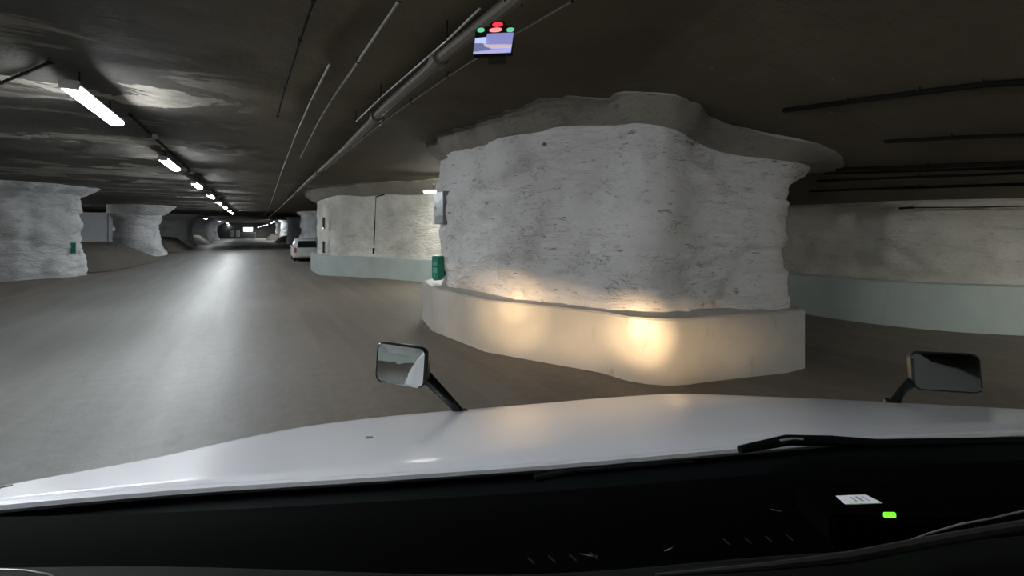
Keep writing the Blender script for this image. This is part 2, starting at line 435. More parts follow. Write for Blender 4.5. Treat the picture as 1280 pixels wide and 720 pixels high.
L1 = [tuple(TS(a, b)[:2]) for a, b in ((29.0,-11.6),(29.8,-9.8),(31.2,-8.2),(33.0,-7.85),(36,-10.0),(38,-16),(37,-24),(30,-26),(26.5,-24),(27.0,-17),(28.0,-13.5))]
pillar(L1, 'cool white rock pillar carrying the small green sign, cut by the frame edge', M['rock_cool'],
       step=.18, inset=.3, flare=1.25, brow=.45, rough=.26, seed=4, foot=.35, brow_mat=False, flare_fn=lambda x, y: .35)
lw = [('waisted white rock pillar behind the low gravel bank', 51.4, 58, 0), ('brightly lit narrow white rock pillar beyond the waisted one', 77, 85, 0),
      ('small dim rock pillar fourth along the lamp side', 105, 112, 0), ('tiny rock pillar fifth along the lamp side', 130, 137, 0)]
for i, (lb, t0, t1, _) in enumerate(lw):
    pillar(tsp(t0, t1, -17 if i else -11.6, -7.9, 1.4), lb, M['rock_cool'] if i != 1 else M['rock'], step=.4, inset=.4, flare=1.7, brow=.9, rough=.22, seed=10+i, foot=.9, brow_mat=False, flare_fn=lambda x, y: .6,
           ext_fn=(lambda x, y: .05+1.1*sstep(-10.6, -8.6, ts(x, y)[1])) if i == 0 else None)
rw = [('white rock pillar seen as a sliver just behind the van', 58, 66), ('grey rock pillar standing beyond the van roof', 85, 93),
      ('distant rock pillar before the far row of lamps', 112, 119), ('most distant rock pillar on the van side of the road', 137, 144)]
for i, (lb, t0, t1) in enumerate(rw):
    pillar(tsp(t0, t1, 5.0, 15, 1.2), lb, M['rock_cool'], step=.4, inset=.2, flare=.6, brow=.4, rough=.2, seed=20+i, foot=.2, brow_mat=False)
# pillars only the mirrors and other viewpoints see
pillar(tsp(-16, -8, 6.5, 15, 1.5), 'whitewashed rock pillar behind the truck on the pillar side', M['rock_warm'], step=.4, inset=.4, base=1.05, flare=.6, brow=.4, rough=.15, seed=31)
pillar(tsp(-6, 6, -19, -10.5, 1.5), 'whitewashed rock pillar beside the truck across the road', M['rock_cool'], step=.4, inset=.4, base=1.05, flare=.8, brow=.4, rough=.15, seed=32)

# things fixed to the pillars --------------------------------------------------
def plate(name, p, nrm, w, h, th, m, parent=None, r=.02):
    nrm = Vector(nrm).normalized(); ux = Vector((0, 0, 1)).cross(nrm).normalized(); uz = Vector((0, 0, 1)); p = Vector(p)
    bm = bmesh.new()
    prism(bm, rrect(w, h, min(r, w*.45, h*.45), 3), lambda q: p+ux*q[0]+uz*q[1]-nrm*th/2, lambda q: p+ux*q[0]+uz*q[1]+nrm*th/2)
    return frombm(name, bm, m, parent)
def localize(o, root):
    """geometry was made in world space; shift it so the parent's frame holds"""
    off = Matrix.Translation(root.location).inverted(); o.data.transform(off); return o
for (px, py, Y, m_, s_) in ((626, 177.5, 9.55, M['black'], .07), (681, 180.5, 8.75, M['rust'], .08)):
    bm = bmesh.new(); p = P(px, py, Y-.12); bmesh.ops.create_icosphere(bm, subdivisions=2, radius=s_*.6)
    for v in bm.verts: v.co = Vector((v.co.x*1.1, v.co.y*.9, v.co.z*.75))+p
    o = frombm('anchor_bolt', bm, m_, main_p, smooth=True); localize(o, main_p)

# steel cabinet at the pillar's far corner
cab_n = Vector((-.80,-.60,0)).normalized()
cb = P(554.5, 260, 11.55)
root = empty('electrical_cabinet', (cb.x, cb.y, cb.z-.42)); tag(root, 'shiny steel electrical cabinet on the far corner of the large pillar', 'cabinet')
ux = Vector((0,0,1)).cross(cab_n); cc = Vector((0, 0, .42))
def cabbox(name, c, w, d, h, m, bev=.0):
    bm = bmesh.new(); rot = Matrix((ux, cab_n, Vector((0,0,1)))).transposed()
    box(bm, (0,0,0), (w, d, h), None, bev)
    for v in bm.verts: v.co = rot @ v.co + Vector(c)
    return frombm(name, bm, m, root)
cabbox('housing', cc, .50, .26, .84, M['steel_dark'], .012)
cabbox('cabinet_door', cc+cab_n*.138, .46, .02, .80, M['steel'], .006)
cabbox('name_plate', cc+cab_n*.152+Vector((0,0,-.22))+ux*.02, .22, .006, .045, M['ink'])
cabbox('latch', cc+cab_n*.155-ux*.18, .03, .02, .09, M['steel_dark'])
cabbox('wall_bracket', cc-cab_n*.20, .16, .20, .70, M['steel_dark'])
# green hose cover
gp = P(547.5, 335, 11.35)
root = empty('call_box', (gp.x, gp.y, gp.z-.31)); tag(root, 'green round-bottomed box fixed on the pillar corner above its concrete base', 'box')
gn = Vector((-.62,-.78,0)).normalized(); gu = Vector((0,0,1)).cross(gn)
def gshape(w, h):
    out = [(w/2, h/2-.03), (w/2-.03, h/2), (-w/2+.03, h/2), (-w/2, h/2-.03)]
    for i in range(13):
        a = pi+pi*i/12; out.append((w/2*cos(a), -h/2+w/2+w/2*sin(a)))
    return out
def gpart(name, loop, c, d0, d1, m):
    bm = bmesh.new(); f_ = lambda d: (lambda q: Vector((0,0,.31))+Vector(c)+gu*q[0]+Vector((0,0,q[1]))+gn*d)
    prism(bm, loop, f_(d0), f_(d1)); return frombm(name, bm, m, root)
gpart('body', gshape(.235, .62), (0,0,0), -.10, .10, M['green'])
gpart('lower_label', rrect(.14, .13, .02), (0,0,-.05), .10, .106, M['green_l'])
gpart('upper_label', rrect(.13, .10, .02), (0,0,.12), .10, .106, M['green_l'])
gpart('joint_strip', rrect(.21, .018, .004), (0,0,.045), .10, .11, M['green_dk'])
gpart('knob', [(.022*cos(a*pi/5), .022*sin(a*pi/5)) for a in range(10)], (0,0,-.19), .10, .125, M['green_l'])
gpart('wall_bracket', rrect(.12, .4, .01), (0,0,0), -.30, -.10, M['green_dk'])
# small green sign on the left pillar
sg = P(91.5, 310, 23.3)
root = empty('safety_sign', (sg.x, sg.y, sg.z-.3)); tag(root, 'small upright green sign on the white pillar nearest the lamp row', 'sign')
sn = Vector((.55,-.83,0)).normalized()
o = plate('sign_panel', (0,0,.3), sn, .20, .55, .03, M['green'], root)
plate('backing_board', Vector((0,0,.3))-sn*.03, sn, .25, .60, .04, M['conc_pale'], root)
bm = bmesh.new(); box(bm, Vector((0,0,.3))-sn*.25, (.06,.06,.3)); 
for v in bm.verts: pass
tube(bm, [Vector((0,0,.3))-sn*.04, Vector((0,0,.3))-sn*.8], .03, 8); frombm('wall_stud', bm, M['steel_dark'], root)
# slots on the middle pillar
for py0, lb in ((279, 'dark vertical slot plate high on the pillar beside the van, lamp glint at its foot'), (309, 'dark vertical slot plate low on the pillar beside the van')):
    p = P(404.5, py0, 24.1)
    root = empty('junction_plate', (p.x, p.y, p.z-.3)); tag(root, lb, 'plate')
    plate('cover', (0,0,.3), (-.45,-.9,0), .11, .60, .05, M['black'], root)
    plate('back_plate', (0,.03,.3), (-.45,-.9,0), .15, .64, .05, M['steel_dark'], root)
    if py0 < 300: plate('indicator_lamp', (-.02,-.05,.03), (-.45,-.9,0), .07, .07, .03, mat('lit_white_indicator', (.9,.9,.9), .4, emit=(1,1,1), es=1.5), root)
# conduit drop on the middle pillar
bm = bmesh.new()
pts = [on_ceiling(545, 234, .12), on_ceiling(508, 236.5, .10), P(470, 246, 22.2), P(468.5, 280, 22.2), P(467.5, 307, 22.2)]
tube(bm, pts, .028, 8)
root = empty('conduit_drop', (pts[3].x, pts[3].y, 1.2)); tag(root, 'thin dark conduit dropping down the face of the pillar beside the van', 'conduit')
o = frombm('conduit', bm, M['pipe_dark'], root); localize(o, root)
bm = bmesh.new(); p = P(467, 312, 22.2); box(bm, p, (.10,.07,.16), None, .01); tube(bm, [p, p+Vector((-.03,0,-.22))], .035, 8)
o = frombm('outlet_box', bm, M['pipe_dark'], root); localize(o, root)

# ------------------------------------------------------------------ ceiling runs
def run(name, label, cat, pxs, r, m, drop=.08, couplings=(), group=None, seg=10, sag=0.0, hang=0):
    pts = [on_ceiling(x, y, drop) for x, y in pxs]
    fine = []
    for a, b in zip(pts, pts[1:]):
        k_ = max(1, int((b-a).length/1.5))
        for j in range(k_): fine.append(a.lerp(b, j/k_))
    fine.append(pts[-1])
    mid = fine[len(fine)//3]; root = empty(name, (mid.x, mid.y, mid.z)); tag(root, label, cat, group)
    bm = bmesh.new(); tube(bm, fine, r, seg)
    localize(frombm('conduit' if cat != 'pipe' else 'pipe_run', bm, m, root, smooth=True), root)
    for cpx in couplings:
        p = on_ceiling(*cpx, drop); q = on_ceiling(cpx[0]-8, cpx[1]+9, drop); d = (q-p).normalized()
        bm = bmesh.new(); tube(bm, [p-d*.10, p+d*.10], r*1.5, seg)
        localize(frombm('coupling', bm, m, root, smooth=True), root)
    step = max(1, int(len(fine)/6))
    for p in fine[1::step]:
        bm = bmesh.new(); tube(bm, [p, Vector((p.x, p.y, zceil(p.x, p.y)+.12))], .008, 6)
        box(bm, p, (r*2.4, r*2.4, .03))
        localize(frombm('hanger', bm, M['pipe_dark'], root), root)
    return root
# the broad brown pipe with its companions, all running toward the far end
run('ceiling_pipe', 'thick brown pipe running along the roof past the reflected lit screen toward the far end', 'pipe',
    [(700,-55),(642,0),(562,63),(484,132),(430,187),(388,224),(352,258),(335,273)], .075, M['pipe_rust'], .10, couplings=[(548,75),(470,146),(398,215),(372,239)])
run('ceiling_conduit', 'thin grey conduit hung just inside the thick brown roof pipe', 'conduit',
    [(600,10),(559,50),(476,122),(445,152)], .012, M['pipe_grey'], .22)
run('ceiling_conduit', 'slim dark conduit from the roof corner behind the reflected lit screen, beside the thick pipe', 'conduit',
    [(790,-50),(716,0),(640,44),(560,95),(480,151),(405,213)], .014, M['pipe_grey'], .07)
run('ceiling_conduit', 'pale thin conduit running along the roof, brightest toward the top of the frame', 'conduit',
    [(536,-50),(499,0),(447,77),(414,125),(398,152),(375,198)], .014, M['pipe_grey'], .07)
run('ceiling_conduit', 'long pale wire-thin conduit between the roof seam and the pale conduit', 'conduit',
    [(412,80),(389,125),(370,168),(352,215),(338,256),(330,270)], .014, M['pipe_grey'], .09)
run('ceiling_cable', 'dark cable along the roof nearest the lamp row', 'cable',
    [(410,-50),(392,0),(375,50),(356,110),(347,145)], .014, M['pipe_dark'], .06)
run('ceiling_cable', 'short dark cable crossing the pale roof patch beside the nearest lamp', 'cable',
    [(-50,130),(0,104),(30,92),(62,78)], .022, M['pipe_dark'], .06)
rl = [([(980,138),(1060,127),(1150,115),(1230,105),(1290,101)], .032, 'longest dark pipe on the roof above the two pillars, bent up at its end'),
      ([(1106,177),(1190,172),(1290,168)], .026, 'second dark pipe on the roof, shorter than the bent one above'),
      ([(1046,212),(1160,208),(1290,203)], .034, 'thick dark pipe heading the lower cluster by the roof edge'),
      ([(1030,217),(1160,213),(1290,209)], .022, 'thin dark pipe directly under the thick one in the lower cluster'),
      ([(1022,226),(1150,221),(1290,216)], .022, 'middle dark pipe of the lower roof cluster'),
      ([(1012,239),(1150,234),(1290,230)], .026, 'lowest dark pipe on the roof just above the white rock face')]
for pts, r_, lb in rl:
    run('roof_pipe', lb, 'pipe', pts, r_, M['pipe_dark'], .05, group='dark pipes on the low roof')
p = P(1140, 259.5, 10.2); q = P(1290, 257.5, 9.3)
root = empty('wall_cable', (p.x, p.y, p.z)); tag(root, 'thin black cable strung across the top of the wide pillar', 'cable')
bm = bmesh.new(); tube(bm, [p, p.lerp(q, .5)-Vector((0,0,.01)), q, q+(q-p)], .014, 8); localize(frombm('cable_run', bm, M['pipe_dark'], root), root)
bm = bmesh.new(); box(bm, p+Vector((0,.15,0)), (.05,.34,.05)); localize(frombm('cable_clip', bm, M['pipe_dark'], root), root)

# ------------------------------------------------------------------ lamps
def make_lamp(m_tube):
    L = 2.4; root = empty('ceiling_lamp', (0,0,0)); root['category'] = 'lamp'
    bm = bmesh.new()
    lp = [(-.12,-.03),(-.08,.035),(.08,.035),(.12,-.03)]
    prism(bm, lp, lambda q: (-L/2, q[0], q[1]), lambda q: (L/2, q[0], q[1])); frombm('lamp_housing', bm, M['lampwhite'], root)
    bm = bmesh.new()
    lens = [(.115*cos(a), -.03-.075*sin(a)) for a in [pi*i/10 for i in range(11)]]
    prism(bm, lens, lambda q: (-L/2+.04, q[0], q[1]), lambda q: (L/2-.04, q[0], q[1])); frombm('diffuser', bm, m_tube, root, smooth=True, sharp=50)
    for s_ in (-1, 1):
        bm = bmesh.new(); box(bm, (s_*(L/2+.002), 0, -.02), (.03,.22,.13), None, .01); frombm('end_cap', bm, M['lampwhite'], root)
        bm = bmesh.new(); tube(bm, [(s_*.8,0,.05),(s_*.8,0,.40)], .012, 6); frombm('hanger', bm, M['pipe_dark'], root)
    return root
lampA = make_lamp(M['tube']); lampB = make_lamp(M['tube_warm'])
used = set()
def place(proto, pos, ang, label, group=None):
    o = proto if proto.name not in used else copy_tree(proto)
    used.add(o.name); o.location = pos; o.rotation_euler = (0, 0, ang); o['label'] = label
    if group: o['group'] = group
    return o
dAng = atan2(D.y, D.x)
G = 'fluorescent lamps in a row along the road'
names = ['nearest and largest lit strip lamp of the row over the road', 'second lit strip lamp of the row over the road', 'third lit strip lamp of the row over the road',
         'fourth lit strip lamp of the row over the road', 'fifth lit strip lamp of the row over the road', 'sixth lit strip lamp of the row, small and far',
         'seventh lit strip lamp of the row over the road', 'last lit strip lamp of the row before the far bunch']
for k_ in range(8):
    t_ = 9.55+7.25*k_
    v = TS(t_, -2.2); place(lampA, (v.x, v.y, 4.42), dAng, names[k_], G)
for k_, lb in ((1, 'unseen strip lamp added behind the windscreen header, over the truck'), (2, 'unseen strip lamp added over the road behind the truck'), (3, 'last unseen strip lamp added behind the truck')):  # unseen lamps continuing the row, added to light the pillar faces
    v = TS(9.55-7.25*k_, -2.2); place(lampA, (v.x, v.y, 4.42), dAng, lb, G)
fl = [((257,272), 78, 'small distant lamp lying before the narrow bright pillar'), ((274,276.5), 100, 'distant lamp between the dim pillars, alone'),
      ((284,278.5), 118, 'upper lamp of the tight far bunch'), ((281,281), 136, 'lower left lamp of the tight far bunch'), ((286,281), 136, 'lower right lamp of the tight far bunch')]
for (px, py), Y, lb in fl:
    p = P(px, py, Y); place(lampA, (p.x, p.y, min(p.z, 4.5)), dAng-.06, lb, 'far lamps on the lamp side')
fr = [((342.5,276.6),100),((339.5,278.4),108),((334,280.4),116),((330,281.6),124),((326,282.8),130),((322.5,283.8),136)]
on = ['first', 'second', 'third', 'fourth', 'fifth', 'sixth and most distant']
for i, ((px, py), Y) in enumerate(fr):
    p = P(px, py, Y); place(lampA, (p.x, p.y, p.z), dAng, 'tiny far lamp, %s of the row above the farthest van-side pillars' % on[i], 'far lamps on the van side')
# lamp between the large pillar and the middle one, then added aisle lamps
v = P(566, 238, 18.6); place(lampB, (v.x, v.y, v.z), .03, 'lit strip lamp in the gap between the two big pillars', 'lamps in the side aisle')
al = [((8.6, 1.2, 3.35), .3, 'unseen strip lamp added in the side aisle abreast of the hood'), ((12.8, 4.6, 2.95), .2, 'unseen strip lamp added in the side aisle before the wide pillar'), ((7.0, -2.0, 3.5), .2, 'unseen strip lamp added behind the truck in the side aisle'),
      ((1.0, -7.5, 4.3), .2, 'unseen strip lamp added farther behind the truck in the side aisle')]
for p_, a, lb in al: place(lampB, p_, a, lb, 'lamps in the side aisle')  # unseen aisle lamps put in to brighten the pillars
for p_, a, lb in (((-40, 38, 4.4), 0, 'strip lamp behind the nearest lamp-side pillar'), ((-30, 12, 4.4), 1.2, 'strip lamp in the crossing beside the nearest lamp-side pillar')):
    place(lampA, p_, a, lb, 'lamps in the side aisle')
# conduit linking the row
a = TS(11, -2.05, 4.60); b = TS(75, -2.05, 4.60)
root = empty('lamp_conduit', (a.x, a.y, a.z)); tag(root, 'dark conduit linking the strip lamps of the row over the road', 'conduit')
bm = bmesh.new(); tube(bm, [a, b], .03, 8); localize(frombm('conduit', bm, M['pipe_dark'], root), root)
for k_ in range(6):
    bm = bmesh.new(); p = TS(9.55+3.5+7.25*k_, -2.05, 4.56); box(bm, p, (.16,.16,.10)); localize(frombm('junction_box', bm, M['steel_dark'], root), root)

# ------------------------------------------------------------------ banks of loose rock
def mound(label, tsl, h, seed):
    cx = sum(p[0] for p in tsl)/len(tsl); cy = sum(p[1] for p in tsl)/len(tsl)
    c = TS(cx, cy); n = 40; rings = 14; vs = []; fs = []
    pl = resample([tuple(TS(a, b)[:2]) for a, b in tsl], 1.0, 4); n = len(pl)
    for j in range(rings+1):
        w = j/rings
        for i, p in enumerate(pl):
            x = c.x+(p.x-c.x)*(1-w); y = c.y+(p.y-c.y)*(1-w)
            z = h*sstep(-.05, .36, w)*(1+.22*noise.noise(Vector((x*.3, y*.3, seed))))+.12*noise.noise(Vector((x*1.5, y*1.5, seed)))*min(1, w*5)-.02
            vs.append((x-c.x, y-c.y, z))
    for j in range(rings):
        for i in range(n):
            a = j*n+i; b = j*n+(i+1) % n; fs.append((a, b, b+n, a+n))
    o = mesh('gravel_bank', vs, fs, M['gravel'], smooth=True); o.location = (c.x, c.y, 0)
    tag(o, label, 'gravel bank', 'banks of loose rock between the pillars', kind='thing')
mound('low brown gravel bank between the nearest and the waisted lamp-side pillars', [(33.0,-7.3),(42,-6.6),(50.5,-7.0),(53,-12),(52,-24),(40,-26),(35,-20),(34,-11)], 1.35, 1)
mound('dark gravel bank between the waisted and the bright pillars', [(60,-6.8),(74,-7),(79,-9),(77,-22),(62,-22)], 1.5, 2)
mound('far gravel bank between the dim lamp-side pillars', [(88,-6.5),(101,-6.6),(104,-9),(103,-22),(88,-22)], 1.5, 3)
mound('far gravel bank beside the distant lamps beyond the van', [(96,3.6),(108,3.4),(112,6),(112,14),(96,14)], 1.3, 4)
mound('farthest streaked gravel bank on the van side of the road', [(122,2.4),(134,2.4),(136,5),(136,12),(122,12)], 1.4, 5)

# pale block wall behind the nearest left pillar
a = P(84, 280, 37.6); b = P(135, 280, 39.6)
root = empty('block_wall', ((a.x+b.x)/2, (a.y+b.y)/2, 0)); tag(root, 'smooth pale blue-grey wall panel standing behind the gravel bank', 'wall panel', kind='thing')
d = Vector((b.x-a.x, b.y-a.y, 0)); n_ = Vector((-d.y, d.x, 0)).normalized()*.3
bm = bmesh.new(); prism(bm, [(a.x,a.y),(b.x,b.y),(b.x+n_.x,b.y+n_.y),(a.x+n_.x,a.y+n_.y)], lambda q: (q[0],q[1],-.01), lambda q: (q[0],q[1],3.95))
localize(frombm('panel', bm, M['conc_pale'], root), root)
bm = bmesh.new(); prism(bm, [(b.x-.1,b.y-.05),(b.x+.1,b.y-.05),(b.x+.1,b.y+.35),(b.x-.1,b.y+.35)], lambda q: (q[0],q[1],-.01), lambda q: (q[0],q[1],3.95))
localize(frombm('edge_post', bm, M['conc_pale'], root), root)

# the lit opening at the far end of the road and pale doors beside it
def slab(name, label, cat, px0, px1, py0, py1, Y, m, frame=None):
    a = P(px0, py1, Y); b = P(px1, py0, Y); c = (a+b)/2
    root = empty(name, (c.x, c.y, a.z)); tag(root, label, cat, kind='thing')
    bm = bmesh.new(); box(bm, (0, 0, (b.z-a.z)/2), (b.x-a.x, .1, b.z-a.z), None, .02); frombm('panel', bm, m, root)
    if frame is not None:
        bm = bmesh.new(); w = b.x-a.x; h = b.z-a.z
        for cx_, cz, sx, sz in ((-w/2-.1, h/2, .2, h+.4), (w/2+.1, h/2, .2, h+.4), (0, h+.1, w+.4, .2), (0, -.1, w+.4, .2)):
            box(bm, (cx_, 0, cz), (sx, .3, sz))
        frombm('surround', bm, frame, root)
    return root
M['glow'] = mat('lit_far_opening', (.9,.9,.9), .5, emit=(1,1,1), es=3.0)
M['door_pale'] = mat('pale_shutter', (.42,.48,.47), .6, emit=None)
slab('lit_opening', 'bright white lit opening at the far end of the road', 'opening', 304.5, 316, 284.3, 289.2, 131, M['glow'], M['steel_dark'])
slab('loading_door', 'pale grey shutter at the far end beside the lit opening', 'shutter', 288, 292.5, 287.5, 296, 130, M['conc_pale'])
slab('loading_door', 'paler shutter at the far end, nearer the lit opening', 'shutter', 295, 299.5, 288, 296, 130, M['conc_pale'])
p0 = P(303, 290, 132); root = empty('end_gate', (P(310,290,131.6).x, 131.6, 0)); tag(root, 'low dark gate under the bright far opening', 'gate')
bm = bmesh.new(); box(bm, (0,0,.95), (4.6,.15,1.9), None, .03); frombm('gate_panel', bm, M['steel_dark'], root)
bm = bmesh.new(); box(bm, (0,-.1,.5), (4.6,.05,.12)); box(bm, (0,-.1,1.4), (4.6,.05,.12)); frombm('rail', bm, M['steel'], root)

# ------------------------------------------------------------------ parked van
vx = P(367.5, 310, 34.5); van = empty('parked_van', (vx.x+.98, 34.5+.1, 0), TH-.02)
tag(van, 'silver-white minivan parked with its tail toward the truck, half behind the pillar base', 'van')
prof = [(0,.45),(.03,.62),(-.02,.98),(.10,1.06),(.28,1.66),(.55,1.76),(2.6,1.78),(3.2,1.62),(3.85,1.10),(4.65,.95),(4.78,.6),(4.7,.32),(.1,.30)]
def van_w(z): return .95-.20*sstep(1.0, 1.76, z)
bm = bmesh.new(); secs = []
for q in (-1, -.86, -.5, 0, .5, .86, 1):
    secs.append([bm.verts.new((q*van_w(z)*(1.0), y+(.10*abs(q)**4 if y < 1 else -.15*abs(q)**4 if y > 3.6 else 0), z-(.05*abs(q)**6 if z > 1.5 else 0))) for y, z in prof])
for a, b in zip(secs, secs[1:]):
    for i in range(len(prof)): bm.faces.new((a[i], a[(i+1) % len(prof)], b[(i+1) % len(prof)], b[i]))
bm.faces.new(secs[0]); bm.faces.new(secs[-1][::-1])
frombm('body', bm, M['carwhite'], van, smooth=True, sharp=40)
bm = bmesh.new(); prism(bm, [(-.70,1.08),(.70,1.08),(.60,1.58),(-.60,1.58)], lambda q: (q[0], .06+(q[1]-1.06)*.31, q[1]), lambda q: (q[0], .12+(q[1]-1.06)*.31, q[1])); frombm('rear_window', bm, M['carglass'], van)
for s_ in (-1, 1):
    bm = bmesh.new(); prism(bm, [(.55,1.10),(3.3,1.10),(2.95,1.55),(.7,1.60)], lambda q: (s_*(van_w(q[1])-.04), q[0], q[1]), lambda q: (s_*(van_w(q[1])+.012), q[0], q[1])); frombm('side_window', bm, M['carglass'], van)
    bm = bmesh.new(); box(bm, (s_*.83, .06, .90), (.16, .14, .40), None, .03); frombm('tail_lamp', bm, M['tail'], van)
    for y_ in (.95, 3.75):
        bm = bmesh.new(); tube(bm, [(s_*.72, y_, .33), (s_*.94, y_, .33)], .33, 20); w_ = frombm('wheel', bm, M['tyre'], van)
        bm = bmesh.new(); tube(bm, [(s_*.94, y_, .33), (s_*.955, y_, .33)], .19, 14); frombm('rim', bm, M['steel'], w_)
    bm = bmesh.new(); box(bm, (s_*1.02, 3.15, 1.12), (.18,.12,.14), None, .03); frombm('side_mirror', bm, M['carwhite'], van)
bm = bmesh.new(); box(bm, (0, -.03, .50), (1.70, .16, .22), None, .05); frombm('bumper', bm, M['carwhite'], van)
bm = bmesh.new(); box(bm, (0, -.035, .82), (.34, .03, .16), None, .005); frombm('licence_plate', bm, M['plate'], van)
bm = bmesh.new(); box(bm, (0, 2.3, .27), (1.5, 4.3, .16)); frombm('underbody', bm, M['tyre'], van)

# ------------------------------------------------------------------ the truck we sit in
truck = empty('truck', (.55, 1.2, 0)); tag(truck, 'white truck seen from inside its cab, long hood and black dashboard along the bottom', 'truck')
def T(o): return localize(o, truck)
def lerpc(cols, u):
    """Catmull-Rom through list of vectors"""
    n = len(cols)-1; x = u*n; i = min(n-1, int(x)); f = x-i
    p0, p1, p2, p3 = cols[max(0, i-1)], cols[i], cols[i+1], cols[min(n, i+2)]
    return .5*((2*p1)+(p2-p0)*f+(2*p0-5*p1+4*p2-p3)*f*f+(3*p1-p0-3*p2+p3)*f**3)
rear = [P(-90,634,.84), P(0,625,.88), P(240,605,.95), P(480,590,1.0), P(700,575,1.06), P(920,556,1.12), P(1080,543.5,1.17), P(1290,535,1.24), P(1420,530,1.28)]
front = [P(-90,632,.90), P(0,608,.96), P(200,571,1.20), P(400,531,1.62), P(580,513,2.05), P(800,498,2.42), P(1000,498,2.42), P(1290,513,1.95), P(1420,528,1.55)]
NU, NV = 96, 26
rows = []
for j in range(NV+1):
    w = j/NV; row = []
    for i in range(NU+1):
        u = i/NU; a = lerpc(rear, u); b = lerpc(front, u); p = a.lerp(b, w)
        p = p+Vector((0,0, .022*sin(pi*w)*sstep(.3, .8, u)))
        # raised centre crease running back to the wiper
        uc = .655+.045*(1-w); p.z += .018*max(0, 1-abs(u-uc)/.10)**1.3*sstep(0, .5, w)
        # creased shoulder
        p.z -= .014*sstep(.10, .0, w)
        row.append(p)
    rows.append(row)
cen = Vector((.9, 1.0, 0))
last = rows[-1]
for (out, dn) in ((.05, .015), (.10, .05), (.14, .12), (.17, .25), (.20, .50), (.20, .78)):
    row = []
    for p in last:
        d = Vector((p.x-.75, p.y-.6, 0)).normalized(); row.append(Vector((p.x, p.y, p.z))+d*out-Vector((0, 0, dn)))
    rows.append(row)
V = [p for r_ in rows for p in r_]; w_ = NU+1
Fc = [(j*w_+i, j*w_+i+1, (j+1)*w_+i+1, (j+1)*w_+i) for j in range(len(rows)-1) for i in range(NU)]
hood = T(mesh('hood', V, Fc, M['paint'], truck, smooth=True))
# rear lip of the hood
bm = bmesh.new(); pts = [lerpc(rear, i/60)+Vector((0,-.004,-.012)) for i in range(61)]; tube(bm, pts, .011, 8)
o = T(frombm('hood_lip', bm, M['paint'], hood, smooth=True))
# small emblem-less latch tabs and washer nozzles on the hood
def hpt(u, w):
    j = w*NV; j0 = int(j); i = u*NU; i0 = int(i); return rows[j0][i0].lerp(rows[min(j0+1, NV)][i0], j-j0)
for u, w in ((.405, .52),):
    bm = bmesh.new(); p = hpt(u, w); box(bm, p+Vector((0,0,.002)), (.022,.010,.006), None, .002); T(frombm('washer_nozzle', bm, M['chrome'], hood))
# seam strip between fender and hood on the near side
bm = bmesh.new(); pts = [hpt(.055+.0030*k_, .55+.012*k_)+Vector((0,0,.0005)) for k_ in range(30)]; tube(bm, pts, .0022, 6); T(frombm('hood_seam', bm, M['steel_dark'], hood))
# cowl behind the hood
cw0 = [p+Vector((0, .01, -.03)) for p in [lerpc(rear, i/40) for i in range(41)]]
cowl = []
for i, p in enumerate(cw0):
    y2 = .765+.17*(i/40)
    cowl.append([p, Vector((p.x*.96, p.y*.65+y2*.35, p.z-.012)), Vector((p.x*.9, y2, p.z-.02)), Vector((p.x*.9, y2-.04, p.z-.25))])
V = [q for c_ in cowl for q in c_]; Fc = [(i*4+j, i*4+4+j, i*4+5+j, i*4+1+j) for i in range(40) for j in range(3)]
T(mesh('cowl', V, Fc, M['cowl'], truck, smooth=True))
# wiper lying on the cowl
bm = bmesh.new(); wp = [P(1290,550,1.10), P(1100,554,1.10), P(1040,551,1.10), P(985,550,1.09), P(925,562,1.04)]; tube(bm, [p+Vector((0,0,.0)) for p in wp], [.008,.010,.013,.013,.009], 8)
wi = T(frombm('wiper', bm, M['cowl'], truck, smooth=True))
bm = bmesh.new(); tube(bm, [P(975,551,1.07), P(990,548.5,1.07), P(1004,549,1.07)], .0028, 6); T(frombm('wiper_clip', bm, M['chrome'], wi))
bm = bmesh.new(); wp = [P(668,598,.97), P(720,589,.98), P(800,583,1.0), P(868,577,1.02)]; tube(bm, wp, [.008,.005,.004,.003], 8)
T(frombm('wiper_blade', bm, M['steel_dark'], wi, smooth=True)).data.materials[0] = M['pad']
# dashboard
def dashz(px, z):  # plan point for a given image column on the glass line
    return
dl = []
far_e = [P(-120,642,.695), P(200,635,.71), P(640,612,.76), P(1000,585,.83), P(1400,565,.89)]
bm = bmesh.new(); N = 48; grid = []
near_e = [P(-120,706,.55), P(200,702,.56), P(640,712,.56), P(950,690,.575), P(1125,678,.60), P(1400,652,.64)]
for i in range(N+1):
    a = lerpc(far_e, i/N); b = lerpc(near_e, i/N)
    grid.append([Vector((a.x, a.y+.01, a.z-.4)), Vector((a.x, a.y, a.z-.012)), a+Vector((0,-.012,0)), a.lerp(b, .5)-Vector((0,0,.012)), b-Vector((0,0,.030)), b-Vector((0,.002,.034))])
V = [q for c_ in grid for q in c_]; K = 6; Fc = [(i*K+j, i*K+K+j, i*K+K+1+j, i*K+1+j) for i in range(N) for j in range(K-1)]
dash = T(mesh('dashboard', V, Fc, M['dash'], truck, smooth=True))
# raised near pad with rounded front edge
V = []
for i in range(N+1):
    b = lerpc(near_e, i/N)
    for dy, dz in ((.004,-.05), (.002,-.012), (-.003,-.004), (-.012,0), (-.05,.004), (-.12,.0), (-.20,-.03), (-.24,-.12), (-.25,-.5)):
        V.append(b+Vector((0, dy, dz)))
K = 9; Fc = [(i*K+j, i*K+K+j, i*K+K+1+j, i*K+1+j) for i in range(N) for j in range(K-1)]
T(mesh('dash_pad', V, Fc, M['pad'], dash, smooth=True))
